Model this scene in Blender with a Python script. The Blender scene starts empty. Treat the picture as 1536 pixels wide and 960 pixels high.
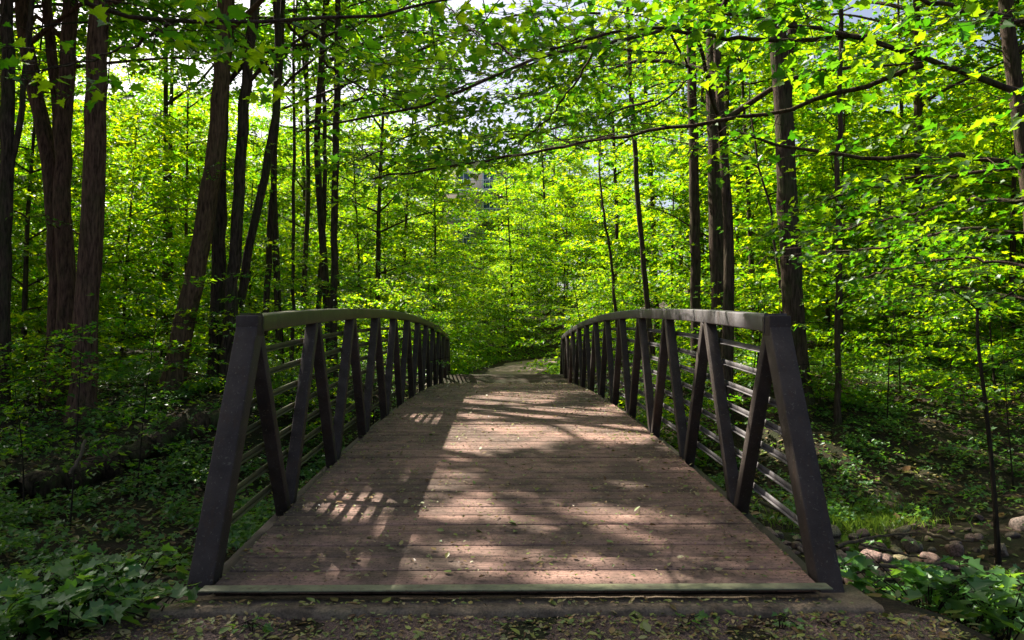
import bpy, math, random
import numpy as np
from mathutils import Vector

SC = bpy.context.scene
COL = SC.collection
rng = np.random.default_rng(11)
random.seed(5)

# ------------------------------------------------------------------ camera
F = 1110.0                                   # focal length in pixels of a 1536-wide picture
CAM = np.array([-0.072, 0.0, 1.22])
YAW, PITCH = math.radians(0.72), math.radians(1.70)
cam = bpy.data.cameras.new('camera')
cam.sensor_width = 36.0
cam.lens = F / 1536 * 36.0
cam.clip_start, cam.clip_end = 0.05, 2000
co = bpy.data.objects.new('camera', cam)
COL.objects.link(co)
co.location = CAM
co.rotation_euler = (math.pi / 2 + PITCH, 0, -YAW)
SC.camera = co

# ------------------------------------------------------------------ light
SUNV = np.array([-0.90, 0.85, 1.35]); SUNV /= np.linalg.norm(SUNV)      # towards the sun
SUN_EL = math.asin(SUNV[2]); SUN_AZ = math.atan2(SUNV[0], SUNV[1])
w = bpy.data.worlds.new('World'); SC.world = w; w.use_nodes = True
nt = w.node_tree; nt.nodes.clear()
sky = nt.nodes.new('ShaderNodeTexSky'); sky.sky_type = 'NISHITA'; sky.sun_disc = False
sky.sun_elevation = SUN_EL; sky.sun_rotation = SUN_AZ
sky.air_density = 0.7; sky.dust_density = 5.0; sky.ozone_density = 0.5
bg = nt.nodes.new('ShaderNodeBackground'); bg.inputs['Strength'].default_value = 0.078
wo = nt.nodes.new('ShaderNodeOutputWorld')
nt.links.new(sky.outputs[0], bg.inputs[0]); nt.links.new(bg.outputs[0], wo.inputs[0])
sl = bpy.data.lights.new('sun', 'SUN'); sl.energy = 5.0; sl.angle = math.radians(0.53); sl.color = (1.0, 0.94, 0.84)
so = bpy.data.objects.new('sun', sl); COL.objects.link(so)
so.rotation_euler = Vector(-SUNV).to_track_quat('-Z', 'Y').to_euler()
vs = SC.view_settings
SC.display_settings.display_device = 'sRGB'
vs.view_transform = 'Standard'; vs.look = 'None'; vs.gamma = 1.0; vs.use_curve_mapping = False
vs.exposure = 1.62
SC.render.engine = 'CYCLES'
cy = SC.cycles
cy.max_bounces = 6; cy.diffuse_bounces = 3; cy.glossy_bounces = 2; cy.transmission_bounces = 4
cy.transparent_max_bounces = 4; cy.use_denoising = True; cy.sample_clamp_indirect = 6.0
cy.caustics_reflective = False; cy.caustics_refractive = False

# ------------------------------------------------------------------ projection helpers
_cy, _sy, _cp, _sp = math.cos(YAW), math.sin(YAW), math.cos(PITCH), math.sin(PITCH)
FW = np.array([_sy * _cp, _cy * _cp, _sp]); RT = np.array([_cy, -_sy, 0.0]); UP = np.cross(RT, FW)


def P(px, py, d):
    """the place seen at photo pixel (px, py), d metres ahead along the bridge"""
    v = FW * F + RT * (px - 768) - UP * (py - 480)
    return CAM + v * (d / v[1])


def to_px(p):
    q = p - CAM
    z = q @ FW
    z = np.where(np.abs(z) < 1e-6, 1e-6, z)
    return 768 + F * (q @ RT) / z, 480 - F * (q @ UP) / z, z


Y0, PAN, NP = 3.79, 1.45, 12
Y1 = Y0 + PAN * NP
RISE = 0.34
HW = 1.525


def ss(v, a, b):
    t = np.clip((v - a) / (b - a), 0, 1)
    return t * t * (3 - 2 * t)


def deck_z(y):
    u = np.clip((np.asarray(y, float) - Y0) / (Y1 - Y0), 0, 1)
    return 4 * RISE * u * (1 - u)


def path_cx(y):
    return 0.15 + 0.0 * y + 1.5 * ss(y, 25, 40) + 16 * ss(y, 34, 60)


def vnoise(x, y, s):
    """cheap smooth noise"""
    return (np.sin(x * 1.7 * s + 1.3) * np.cos(y * 1.3 * s - 0.7) + 0.6 * np.sin(x * 3.1 * s - y * 2.3 * s + 2.1)
            + 0.4 * np.cos(x * 5.3 * s + y * 4.7 * s)) / 2.0


def H(x, y):
    x = np.asarray(x, float); y = np.asarray(y, float)
    ax = np.abs(x)
    near = 1 - ss(y, 3.75, 6.4 - 0.25 * np.clip(ax, 0, 5))
    shift = 5.0 * (1 - ss(ax, 2.2, 5.0))
    right = ss(x, 2, 6)
    rise = ss(y, 9.3 + shift, 15.5 + shift) * 1.45 + np.clip(y - 16 - shift, 0, 60) * 0.035
    rise = rise + right * ss(y, 10.0, 14) * 0.22
    z = -1.08 + rise
    bank = -0.098 - 0.42 * ss(ax, 1.85, 3.0)
    z = z * (1 - near) + bank * near
    z = z + vnoise(x, y, 0.55) * 0.10 * ss(ax, 1.8, 3.5) + vnoise(x, y, 2.1) * 0.03 * ss(ax, 1.8, 2.6)
    # land behind and beside
    z = z + 0.10 * np.clip(ax - 11, 0, 60) + 0.075 * np.clip(y - 30, 0, 200) * ss(np.abs(x - path_cx(y)), 2.5, 8)
    # path corridor beyond the bridge
    pz = -0.02 + 0.022 * np.clip(y - 24, 0, 12) + 0.03 * np.clip(y - 36, 0, 200)
    k = (1 - ss(np.abs(x - path_cx(y)), 1.7, 3.6)) * ss(y, Y1 - 1.2, Y1 + 0.15)
    z = z * (1 - k) + pz * k
    return z


# ------------------------------------------------------------------ materials
def mat(name):
    m = bpy.data.materials.new(name); m.use_nodes = True
    n = m.node_tree; n.nodes.clear()
    out = n.nodes.new('ShaderNodeOutputMaterial')
    return m, n, out


def N(n, t, **kw):
    x = n.nodes.new(t)
    for k, v in kw.items():
        if k.startswith('i_'):
            x.inputs[k[2:].replace('_', ' ')].default_value = v
        else:
            setattr(x, k, v)
    return x


def ramp(n, src, stops):
    r = n.nodes.new('ShaderNodeValToRGB')
    e = r.color_ramp.elements
    while len(e) < len(stops):
        e.new(0.5)
    for i, (p, c) in enumerate(stops):
        e[i].position = p; e[i].color = (*c, 1)
    n.links.new(src, r.inputs[0])
    return r.outputs[0]


def coords(n, scale=(1, 1, 1), kind='Object'):
    tc = n.nodes.new('ShaderNodeTexCoord'); mp = n.nodes.new('ShaderNodeMapping')
    mp.inputs['Scale'].default_value = scale
    n.links.new(tc.outputs[kind], mp.inputs[0])
    return mp.outputs[0]


def noise(n, vec, scale, detail=5, rough=0.6):
    x = n.nodes.new('ShaderNodeTexNoise')
    x.inputs['Scale'].default_value = scale; x.inputs['Detail'].default_value = detail
    x.inputs['Roughness'].default_value = rough
    if vec is not None:
        n.links.new(vec, x.inputs['Vector'])
    return x.outputs['Fac']


def bump(n, h, strength, dist):
    b = n.nodes.new('ShaderNodeBump')
    b.inputs['Strength'].default_value = strength; b.inputs['Distance'].default_value = dist
    n.links.new(h, b.inputs['Height'])
    return b.outputs[0]


def mixc(n, fac, a, b, mode='MIX'):
    x = n.nodes.new('ShaderNodeMix'); x.data_type = 'RGBA'; x.blend_type = mode
    for s, v in ((0, fac), (6, a), (7, b)):
        if hasattr(v, 'links') or isinstance(v, bpy.types.NodeSocket):
            n.links.new(v, x.inputs[s])
        else:
            x.inputs[s].default_value = v if s == 0 else (*v, 1)
    return x.outputs[2]


def principled(n, out, col, rough=0.8, nrm=None, metal=0.0, spec=0.3):
    b = n.nodes.new('ShaderNodeBsdfPrincipled')
    if isinstance(col, bpy.types.NodeSocket):
        n.links.new(col, b.inputs['Base Color'])
    else:
        b.inputs['Base Color'].default_value = (*col, 1)
    if isinstance(rough, bpy.types.NodeSocket):
        n.links.new(rough, b.inputs['Roughness'])
    else:
        b.inputs['Roughness'].default_value = rough
    b.inputs['Metallic'].default_value = metal
    b.inputs['Specular IOR Level'].default_value = spec
    if nrm is not None:
        n.links.new(nrm, b.inputs['Normal'])
    n.links.new(b.outputs[0], out.inputs[0])
    return b


def leaf_mat(name, refl, trans, tmix=0.55, spec=0.4, tone=False):
    """refl, trans: lists of colour stops picked at random leaf by leaf"""
    m, n, out = mat(name)
    g = n.nodes.new('ShaderNodeNewGeometry')
    r = g.outputs['Random Per Island']
    k = [i / max(1, len(refl) - 1) for i in range(len(refl))]
    c1 = ramp(n, r, list(zip(k, refl)))
    c2 = ramp(n, r, list(zip(k, trans)))
    p = n.nodes.new('ShaderNodeBsdfPrincipled')
    p.inputs['Roughness'].default_value = 0.42; p.inputs['Specular IOR Level'].default_value = spec
    n.links.new(c1, p.inputs['Base Color'])
    if tone:
        oi = n.nodes.new('ShaderNodeObjectInfo')
        tn = ramp(n, oi.outputs['Random'], [(0, (.42, .52, .8)), (.3, (.7, .78, .9)), (.6, (1, 1, 1)), (1, (1, 1, 1))])
        c2 = mixc(n, 1.0, c2, tn, 'MULTIPLY')
    t = n.nodes.new('ShaderNodeBsdfTranslucent'); n.links.new(c2, t.inputs['Color'])
    mx = n.nodes.new('ShaderNodeMixShader'); mx.inputs[0].default_value = tmix
    n.links.new(p.outputs[0], mx.inputs[1]); n.links.new(t.outputs[0], mx.inputs[2])
    n.links.new(mx.outputs[0], out.inputs[0])
    return m


LEAF = leaf_mat('maple_leaf', [(.030, .090, .008), (.045, .125, .010), (.065, .15, .012), (.035, .10, .012)],
                [(.06, .26, .004), (.13, .38, .005), (.46, .68, .005), (.07, .30, .010), (.20, .48, .004)], 0.52)
LEAF_FAR = leaf_mat('woodland_leaf', [(.045, .12, .010), (.07, .16, .012), (.09, .18, .014), (.05, .13, .014)],
                    [(.12, .40, .004), (.30, .60, .004), (.80, .90, .006), (.15, .44, .006), (.42, .68, .005)], 0.56, 0.3, True)
LEAF_LOW = leaf_mat('seedling_leaf', [(.028, .090, .020), (.050, .14, .028), (.075, .17, .030), (.035, .11, .028)],
                    [(.12, .34, .03), (.2, .44, .03), (.3, .5, .03), (.14, .38, .03)], 0.35, 0.5)
LITTER = leaf_mat('fallen_leaf', [(.10, .050, .022), (.24, .15, .055), (.22, .24, .045), (.09, .15, .03), (.32, .24, .12)],
                  [(.1, .05, .02), (.2, .1, .03), (.2, .2, .03), (.1, .2, .02), (.2, .12, .04)], 0.12, 0.3)


def bark_mat(name, c0, c1, moss=0.0):
    m, n, out = mat(name)
    v = coords(n, (1, 1, 0.16))
    f = noise(n, v, 26, 6, 0.65)
    f2 = noise(n, coords(n, (1, 1, .5)), 3.0, 4, 0.6)
    col = ramp(n, f, [(0.32, c0), (0.72, c1)])
    if moss:
        fm = ramp(n, f2, [(0.48, (0, 0, 0)), (0.66, (1, 1, 1))])
        mm = n.nodes.new('ShaderNodeMath'); mm.operation = 'MULTIPLY'; mm.inputs[1].default_value = moss
        n.links.new(fm, mm.inputs[0])
        col = mixc(n, mm.outputs[0], col, (.05, .075, .02))
    principled(n, out, col, 0.95, bump(n, f, 1.0, 0.03), spec=0.1)
    return m


BARK = bark_mat('bark', (.016, .011, .008), (.12, .080, .057), 0.4)
BARK_RED = bark_mat('reddish_bark', (.026, .014, .010), (.21, .115, .078), 0.2)
TWIG = bark_mat('twig_bark', (.012, .009, .007), (.06, .045, .03))
DEAD = bark_mat('dead_wood', (.06, .045, .03), (.20, .15, .10), 0.35)
LOG = bark_mat('mossy_log_bark', (.018, .012, .008), (.10, .07, .045), 0.8)

# soil
m, n, out = mat('forest_soil'); SOIL = m
v = coords(n)
f = noise(n, v, 2.2, 8, 0.7); f2 = noise(n, v, 38, 6, 0.7)
c = ramp(n, f2, [(0.3, (.012, .009, .006)), (0.52, (.042, .027, .018)), (0.72, (.12, .075, .048))])
c = mixc(n, ramp(n, f, [(0.42, (0, 0, 0)), (0.62, (1, 1, 1))]), c, (.030, .034, .014))
principled(n, out, c, 0.95, bump(n, f2, 1.0, 0.03), spec=0.15)
# crushed-stone path
m, n, out = mat('gravel'); GRAVEL = m
v = coords(n)
vo = n.nodes.new('ShaderNodeTexVoronoi'); vo.inputs['Scale'].default_value = 75; n.links.new(v, vo.inputs['Vector'])
f2 = noise(n, v, 160, 5, 0.7); f = noise(n, v, 3.0, 5, 0.6)
c = ramp(n, vo.outputs['Color'], [(0.1, (.034, .021, .018)), (0.5, (.12, .078, .066)), (0.85, (.27, .19, .155))])
c = mixc(n, ramp(n, f, [(0.35, (0, 0, 0)), (0.65, (1, 1, 1))]), c, (.060, .038, .031), 'MIX')
c = mixc(n, ramp(n, f2, [(0.4, (0, 0, 0)), (0.6, (1, 1, 1))]), c, (.14, .095, .078))
principled(n, out, c, 0.95, bump(n, vo.outputs['Distance'], 1.0, 0.012), spec=0.2)
m, n, out = mat('path_gravel'); PATH = m
v = coords(n)
f2 = noise(n, v, 45, 6, 0.7)
c = ramp(n, f2, [(0.3, (.15, .10, .08)), (0.7, (.40, .30, .26))])
principled(n, out, c, 0.95, bump(n, f2, 0.7, 0.02), spec=0.2)
# concrete
m, n, out = mat('old_concrete'); CONC = m
v = coords(n)
f = noise(n, v, 5, 8, 0.7); f2 = noise(n, v, 90, 5, 0.6)
c = ramp(n, f, [(0.3, (.075, .052, .034)), (0.55, (.22, .165, .11)), (0.75, (.16, .14, .07))])
c = mixc(n, ramp(n, f2, [(0.42, (0, 0, 0)), (0.6, (.5, .5, .5))]), c, (.05, .042, .03))
principled(n, out, c, 0.9, bump(n, f2, 0.7, 0.008), spec=0.2)
# deck boards
m, n, out = mat('weathered_boards'); BOARD = m
g = n.nodes.new('ShaderNodeNewGeometry'); r = g.outputs['Random Per Island']
v = coords(n, (0.35, 9, 9)); fg = noise(n, v, 9, 7, 0.7)
v2 = coords(n); fd = noise(n, v2, 1.6, 7, 0.65); ff = noise(n, v2, 55, 5, 0.7)
c = ramp(n, r, [(0, (.12, .076, .057)), (0.5, (.32, .188, .140)), (1, (.165, .108, .086))])
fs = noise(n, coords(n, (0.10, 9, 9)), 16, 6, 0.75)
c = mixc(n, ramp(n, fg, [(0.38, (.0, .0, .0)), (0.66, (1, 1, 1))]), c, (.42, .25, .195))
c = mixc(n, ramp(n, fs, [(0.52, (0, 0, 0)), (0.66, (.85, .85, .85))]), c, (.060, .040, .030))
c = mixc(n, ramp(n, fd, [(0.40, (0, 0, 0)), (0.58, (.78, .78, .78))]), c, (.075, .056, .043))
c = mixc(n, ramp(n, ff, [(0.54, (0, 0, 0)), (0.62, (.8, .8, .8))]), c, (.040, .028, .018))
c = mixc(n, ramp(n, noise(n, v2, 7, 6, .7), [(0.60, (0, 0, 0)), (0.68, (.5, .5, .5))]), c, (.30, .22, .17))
hh = n.nodes.new('ShaderNodeMath'); hh.operation = 'ADD'
n.links.new(fg, hh.inputs[0]); n.links.new(ff, hh.inputs[1])
principled(n, out, c, 0.88, bump(n, hh.outputs[0], 0.8, 0.006), spec=0.2)


def steel(name, c0, c1, rough=0.55):
    m, n, out = mat(name)
    v = coords(n); f = noise(n, v, 3.5, 8, 0.7); f2 = noise(n, v, 140, 4, 0.6)
    c = ramp(n, f, [(0.35, c0), (0.7, c1)])
    c = mixc(n, ramp(n, noise(n, coords(n, (1, 1, .25)), 18, 6, 0.7), [(0.52, (0, 0, 0)), (0.68, (.7, .7, .7))]), c, (.055, .032, .020))
    c = mixc(n, ramp(n, noise(n, v, 60, 4, 0.7), [(0.60, (0, 0, 0)), (0.68, (.6, .6, .6))]), c, (.15, .13, .10))
    rr = n.nodes.new('ShaderNodeMapRange'); rr.inputs['To Min'].default_value = rough - .12; rr.inputs['To Max'].default_value = rough + .15
    n.links.new(f, rr.inputs['Value'])
    principled(n, out, c, rr.outputs[0], bump(n, f2, 0.5, 0.003), spec=0.25)
    return m


STEEL = steel('weathering_steel', (.030, .021, .017), (.070, .053, .044), .70)
STEEL_MOSS = steel('steel_with_algae', (.060, .062, .030), (.13, .12, .055))
STEEL_GREY = steel('greyed_steel', (.09, .08, .08), (.16, .145, .145), 0.5)
PLATE = steel('edge_plate_steel', (.10, .10, .065), (.22, .22, .12), 0.65)

# rocks
m, n, out = mat('creek_stone'); ROCK = m
oi = n.nodes.new('ShaderNodeObjectInfo'); v = coords(n)
f = noise(n, v, 7, 6, 0.6)
c = ramp(n, oi.outputs['Random'], [(0, (.16, .09, .07)), (0.3, (.30, .18, .15)), (0.6, (.18, .13, .105)), (0.85, (.34, .28, .14)), (1, (.26, .16, .135))])
c = mixc(n, ramp(n, f, [(0.4, (0, 0, 0)), (0.6, (.8, .8, .8))]), c, (.04, .036, .022))
principled(n, out, c, 0.7, bump(n, f, 0.5, 0.02), spec=0.35)
m, n, out = mat('brick_facade'); BRICK = m
b = n.nodes.new('ShaderNodeTexBrick'); b.inputs['Color1'].default_value = (.42, .12, .08, 1); b.inputs['Color2'].default_value = (.34, .10, .07, 1)
b.inputs['Mortar'].default_value = (.3, .26, .22, 1); b.inputs['Scale'].default_value = 2.0
n.links.new(coords(n), b.inputs['Vector'])
principled(n, out, b.outputs[0], 0.9)
m, n, out = mat('white_frame'); WHITE = m; principled(n, out, (.75, .75, .76), 0.5)
m, n, out = mat('window_glass'); GLASS = m; principled(n, out, (.08, .12, .18), 0.08, spec=0.8)
m, n, out = mat('grey_render'); RENDER = m
c = ramp(n, noise(n, coords(n), 1.0, 5), [(0.3, (.42, .42, .44)), (0.7, (.55, .55, .56))]); principled(n, out, c, 0.9)
m, n, out = mat('creek_water'); WATER = m
f = noise(n, coords(n), 9, 3)
principled(n, out, (.012, .011, .008), 0.06, bump(n, f, 0.25, 0.01), spec=0.6)


# ------------------------------------------------------------------ mesh building
class MB:
    """collects polygons; grows ONE mesh object"""
    def __init__(s):
        s.v = []; s.nv = 0; s.loops = []; s.tot = []; s.mi = []

    def add(s, verts, faces, mi=0):
        verts = np.asarray(verts, float).reshape(-1, 3)
        for f in faces:
            s.loops.append(np.asarray(f) + s.nv); s.tot.append(np.array([len(f)])); s.mi.append(np.array([mi]))
        s.v.append(verts); s.nv += len(verts)

    def add_arr(s, verts, faces, mi=0):
        """faces: (n, k) array"""
        faces = np.asarray(faces)
        s.v.append(np.asarray(verts, float).reshape(-1, 3))
        s.loops.append((faces + s.nv).ravel()); s.tot.append(np.full(len(faces), faces.shape[1])); s.mi.append(np.full(len(faces), mi))
        s.nv += len(s.v[-1])

    def box(s, c, half, rot=None, mi=0):
        v = np.array([[x, y, z] for x in (-1, 1) for y in (-1, 1) for z in (-1, 1)], float) * np.asarray(half)
        if rot is not None:
            v = v @ np.asarray(rot).T
        s.add(v + np.asarray(c), [(0, 1, 3, 2), (4, 6, 7, 5), (0, 4, 5, 1), (2, 3, 7, 6), (0, 2, 6, 4), (1, 5, 7, 3)], mi)

    def tube(s, pts, rad, n=8, mi=0, rough=0.0, cap=True):
        pts = np.asarray(pts, float); m = len(pts)
        rad = np.broadcast_to(np.asarray(rad, float), (m,))
        t = np.gradient(pts, axis=0); t /= np.linalg.norm(t, axis=1)[:, None] + 1e-9
        u = np.cross(t[0], [0.31, 0.2, 0.93]) if abs(t[0][2]) < 0.9 else np.cross(t[0], [0, 1, 0])
        u /= np.linalg.norm(u)
        ang = np.arange(n) * 2 * math.pi / n
        V = np.empty((m, n, 3))
        for i in range(m):
            u = u - t[i] * (u @ t[i]); u /= np.linalg.norm(u) + 1e-9
            b = np.cross(t[i], u)
            r = rad[i] * (1 + (rng.uniform(-rough, rough, n) if rough else 0))
            V[i] = pts[i] + (np.cos(ang) * r)[:, None] * u + (np.sin(ang) * r)[:, None] * b
        a = np.arange(m - 1)[:, None] * n; j = np.arange(n)[None]; k = (j + 1) % n
        fc = np.stack([a + j, a + k, a + n + k, a + n + j], -1).reshape(-1, 4)
        s.add_arr(V.reshape(-1, 3), fc, mi)
        if cap:
            s.loops.append(np.arange(n) + s.nv - n); s.tot.append(np.array([n])); s.mi.append(np.array([mi]))

    def build(s, name, mats, parent=None, smooth=False, bevel=0.0):
        me = bpy.data.meshes.new(name)
        if s.nv:
            v = np.concatenate(s.v); lo = np.concatenate(s.loops).astype(np.int32)
            tot = np.concatenate(s.tot).astype(np.int32)
            st = np.concatenate([[0], np.cumsum(tot)[:-1]]).astype(np.int32)
            me.vertices.add(len(v)); me.vertices.foreach_set('co', v.astype(np.float32).ravel())
            me.loops.add(len(lo)); me.loops.foreach_set('vertex_index', lo)
            me.polygons.add(len(tot)); me.polygons.foreach_set('loop_start', st); me.polygons.foreach_set('loop_total', tot)
            me.polygons.foreach_set('material_index', np.concatenate(s.mi).astype(np.int32))
            me.update(calc_edges=True); me.validate()
            if smooth:
                me.polygons.foreach_set('use_smooth', np.ones(len(me.polygons), bool))
        for x in (mats if isinstance(mats, (list, tuple)) else [mats]):
            me.materials.append(x)
        o = bpy.data.objects.new(name, me); COL.objects.link(o)
        if parent is not None:
            o.parent = parent
        if bevel:
            bv = o.modifiers.new('bevel', 'BEVEL'); bv.width = bevel; bv.segments = 2; bv.limit_method = 'ANGLE'
        return o


def thing(name, label, cat, loc=(0, 0, 0), group=None):
    o = bpy.data.objects.new(name, None); COL.objects.link(o); o.location = loc
    o['label'] = label; o['category'] = cat
    if group: o['group'] = group
    return o


def tag(o, label=None, cat=None, group=None, kind=None):
    if label: o['label'] = label
    if cat: o['category'] = cat
    if group: o['group'] = group
    if kind: o['kind'] = kind
    return o


# leaf outlines in (u along the leaf, v across), folded along the midrib
_half = [(0.0, 0.0), (-.06, .16), (.02, .40), (.16, .30), (.26, .40), (.40, .52), (.44, .34), (.50, .20), (.68, .24), (.74, .10), (1.0, 0.0)]
MAPLE = np.array(_half)                       # half outline; mirrored for the other side
MAPLE_S = np.array([(0.0, 0.0), (.02, .36), (.22, .22), (.46, .48), (.54, .16), (1.0, 0.0)])
OVAL = np.array([(0, 0), (.28, .27), (.62, .24), (1, 0)])


def add_leaves(mb, pos, dirv, nrm, size, half=MAPLE_S, fold=0.25, droop=0.18, mi=0):
    """two folded halves for every leaf"""
    k = len(pos)
    if not k: return
    d = dirv - nrm * np.sum(dirv * nrm, 1)[:, None]
    d /= np.linalg.norm(d, axis=1)[:, None] + 1e-9
    s = np.cross(nrm, d)
    fold = (fold * rng.uniform(.2, 2.2, k))[:, None]; droop = (droop * rng.uniform(-.2, 2.4, k))[:, None]
    size = np.broadcast_to(np.asarray(size, float), (k,))
    wid = rng.uniform(.85, 1.12, k)
    m = len(half)
    u = half[:, 0]; vv = half[:, 1]
    def side(sg):
        q = pos[:, None] + size[:, None, None] * (
            u[None, :, None] * d[:, None] + sg * (vv[None, :] * wid[:, None])[..., None] * s[:, None]
            + (fold * vv[None] - droop * (u * u)[None])[:, :, None] * nrm[:, None])
        return q
    a = side(1)                                   # m verts
    b = side(-1)[:, 1:-1][:, ::-1]                # m-2 verts
    V = np.concatenate([a, b], 1)
    n_ = 2 * m - 2
    f1 = np.arange(m)
    f2 = np.concatenate([[m - 1], np.arange(m, n_), [0]])
    base = np.arange(k)[:, None] * n_
    nv0 = mb.nv
    mb.v.append(V.reshape(-1, 3))
    mb.loops.append((base + f1 + nv0).ravel()); mb.tot.append(np.full(k, m)); mb.mi.append(np.full(k, mi))
    mb.loops.append((base + f2 + nv0).ravel()); mb.tot.append(np.full(k, m)); mb.mi.append(np.full(k, mi))
    mb.nv += k * n_


def unit(a):
    return a / (np.linalg.norm(a, axis=-1, keepdims=True) + 1e-9)


# crown leaves are left out so sun falls on these deck patches, as centre and half axes in photo pixels
SUN_PATCH = [(705, 805, 120, 70, 0), (660, 760, 60, 40, 0), (800, 835, 150, 34, 0), (850, 785, 100, 22, .25), (930, 845, 120, 26, 0),
             (745, 655, 85, 20, .05), (700, 672, 45, 18, 0), (550, 757, 78, 20, 0), (530, 838, 22, 30, 0), (950, 775, 95, 14, 0.1),
             (665, 718, 55, 16, 0), (880, 648, 90, 11, 0), (820, 618, 110, 8, 0), (760, 600, 70, 7, 0), (955, 660, 40, 7, 0),
             (940, 726, 45, 6, 0), (780, 555, 45, 14, 0), (800, 590, 60, 4, 0), (1000, 850, 60, 10, 0),
             (640, 628, 34, 9, 0), (720, 620, 40, 8, 0), (850, 878, 330, 7, 0)]


DARK = [(752, 742, 850, 792, 15), (850, 792, 985, 850, 17), (610, 790, 690, 800, 12), (720, 800, 850, 822, 20)]  # strokes where crown leaves are kept, shaping branch shadows on the deck
GROUND_PATCH = [(4.6, 12.2, .4, .5), (6.2, 11.3, .3, .6), (8.2, 13.5, .6, .3), (-7.2, 13.2, .8, .5), (2.6, 7.3, .5, .5), (3.9, 8.0, .6, .5), (-4.6, 11.0, .4, .3), (0.1, 21.9, 1.6, .9), (3.45, 4.4, 1.3, .9), (4.55, 9.65, .8, .35), (5.2, 11.2, .35, .9), (-6.3, 12.0, .5, .45), (-8.0, 11.5, .5, .5), (-5.4, 13.2, .6, .4), (2.4, 9.6, .4, .5),
                (7.5, 12.5, .8, .35), (5.4, 13.5, .4, .3), (-3.0, 4.0, .55, .35), (2.3, 12.3, .5, .5), (-2.4, 9.5, .35, .35), (0.2, 23.5, 1.3, 1.6), (.5, 27.5, 1.3, 1.6), (1.2, 32, 1.2, 1.6), (6.5, 9.2, .5, .3), (9, 14.5, 1.0, .4)]  # crowns are opened above these too, to let sun onto the ground


def in_gap(p, grow=1.16):
    """True where the ray through p along the sun meets one of the sunlit patches"""
    t = (p[:, 2] - 0.18) / SUNV[2]
    g = p - SUNV * t[:, None]
    for _ in range(2):
        t = (p[:, 2] - deck_z(g[:, 1])) / SUNV[2]
        g = p - SUNV * t[:, None]
    ok = (np.abs(g[:, 0]) < 1.8) & (g[:, 1] > 3.2) & (g[:, 1] < 34)
    px, py, _ = to_px(g)
    hit = np.zeros(len(p), bool)
    for (cx, cy_, a, b, r) in SUN_PATCH:
        dx = px - cx; dy = py - cy_
        dy = dy - dx * r
        hit |= (dx / (a * grow)) ** 2 + (dy / (b * grow)) ** 2 < 1
    h = p - SUNV * ((p[:, 2] + .75) / SUNV[2])[:, None]
    hit2 = np.zeros(len(p), bool)
    for (gx, gy, ga, gb) in GROUND_PATCH:
        hit2 |= ((h[:, 0] - gx) / ga) ** 2 + ((h[:, 1] - gy) / gb) ** 2 < 1
    h = p - SUNV * ((p[:, 2] - 3.0) / SUNV[2])[:, None]
    hit3 = np.zeros(len(p), bool)  # wider crown openings cut to let sun onto mid-height foliage
    for (gx, gy, ga, gb) in ((5.6, 9.6, 2.6, 2.2), (9, 13, 3, 2.6), (12.5, 18, 4, 4), (-9.5, 17, 3, 2.5), (-7.5, 22, 4.5, 4), (6.5, 22, 4, 4.5), (0.5, 29, 5, 5)):
        hit3 |= ((h[:, 0] - gx) / ga) ** 2 + ((h[:, 1] - gy) / gb) ** 2 < 1
    hit3 &= (p[:, 2] > 4.6) & (rng.random(len(p)) < .8)
    for (xa, ya, xb, yb_, wd_) in DARK:
        L2 = (xb - xa) ** 2 + (yb_ - ya) ** 2
        t_ = np.clip(((px - xa) * (xb - xa) + (py - ya) * (yb_ - ya)) / L2, 0, 1)
        hit &= np.hypot(px - xa - t_ * (xb - xa), (py - ya - t_ * (yb_ - ya)) * 1.6) > wd_
    return (ok & hit & (p[:, 2] > 1.9)) | (hit2 & (p[:, 2] > .3)) | hit3


def spray_leaves(c, d, R, nl, size, tilt=0.38, flat=0.06):
    """positions, directions and normals for one flat spray of leaves"""
    d = np.array([d[0], d[1], 0.0]); d = d / (np.linalg.norm(d) + 1e-9)
    s = np.array([-d[1], d[0], 0])
    u = rng.uniform(-0.6, 1.0, nl); wv = rng.normal(0, 0.42, nl) * (1.05 - 0.5 * np.abs(u))
    p = c + R * (u[:, None] * d + wv[:, None] * s)
    p[:, 2] += rng.normal(0, flat * R, nl) - 0.22 * R * (u * u + wv * wv) + rng.uniform(-.1, .25) * R * u
    dr = u[:, None] * .3 * d + d * .7 + np.sign(wv)[:, None] * s * rng.uniform(.2, 1.2, nl)[:, None] + rng.normal(0, .3, (nl, 3))
    dr[:, 2] -= 0.35
    nm = np.array([0, 0, 1.0]) + rng.normal(0, tilt, (nl, 3))
    return p, unit(dr), unit(nm), size * rng.uniform(.45, 1.25, nl)


def curve(p0, p1, sag, n, wob=0.06):
    t = np.linspace(0, 1, n)[:, None]
    L = np.linalg.norm(np.asarray(p1) - np.asarray(p0))
    q = np.asarray(p0) * (1 - t) + np.asarray(p1) * t
    q[:, 2] += (4 * t[:, 0] * (1 - t[:, 0])) * sag * L
    ph = rng.uniform(0, 6.28, 3)
    q += wob * L * np.sin(t * 5.5 + ph) * t * (1 - t) * 2
    return q


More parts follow.
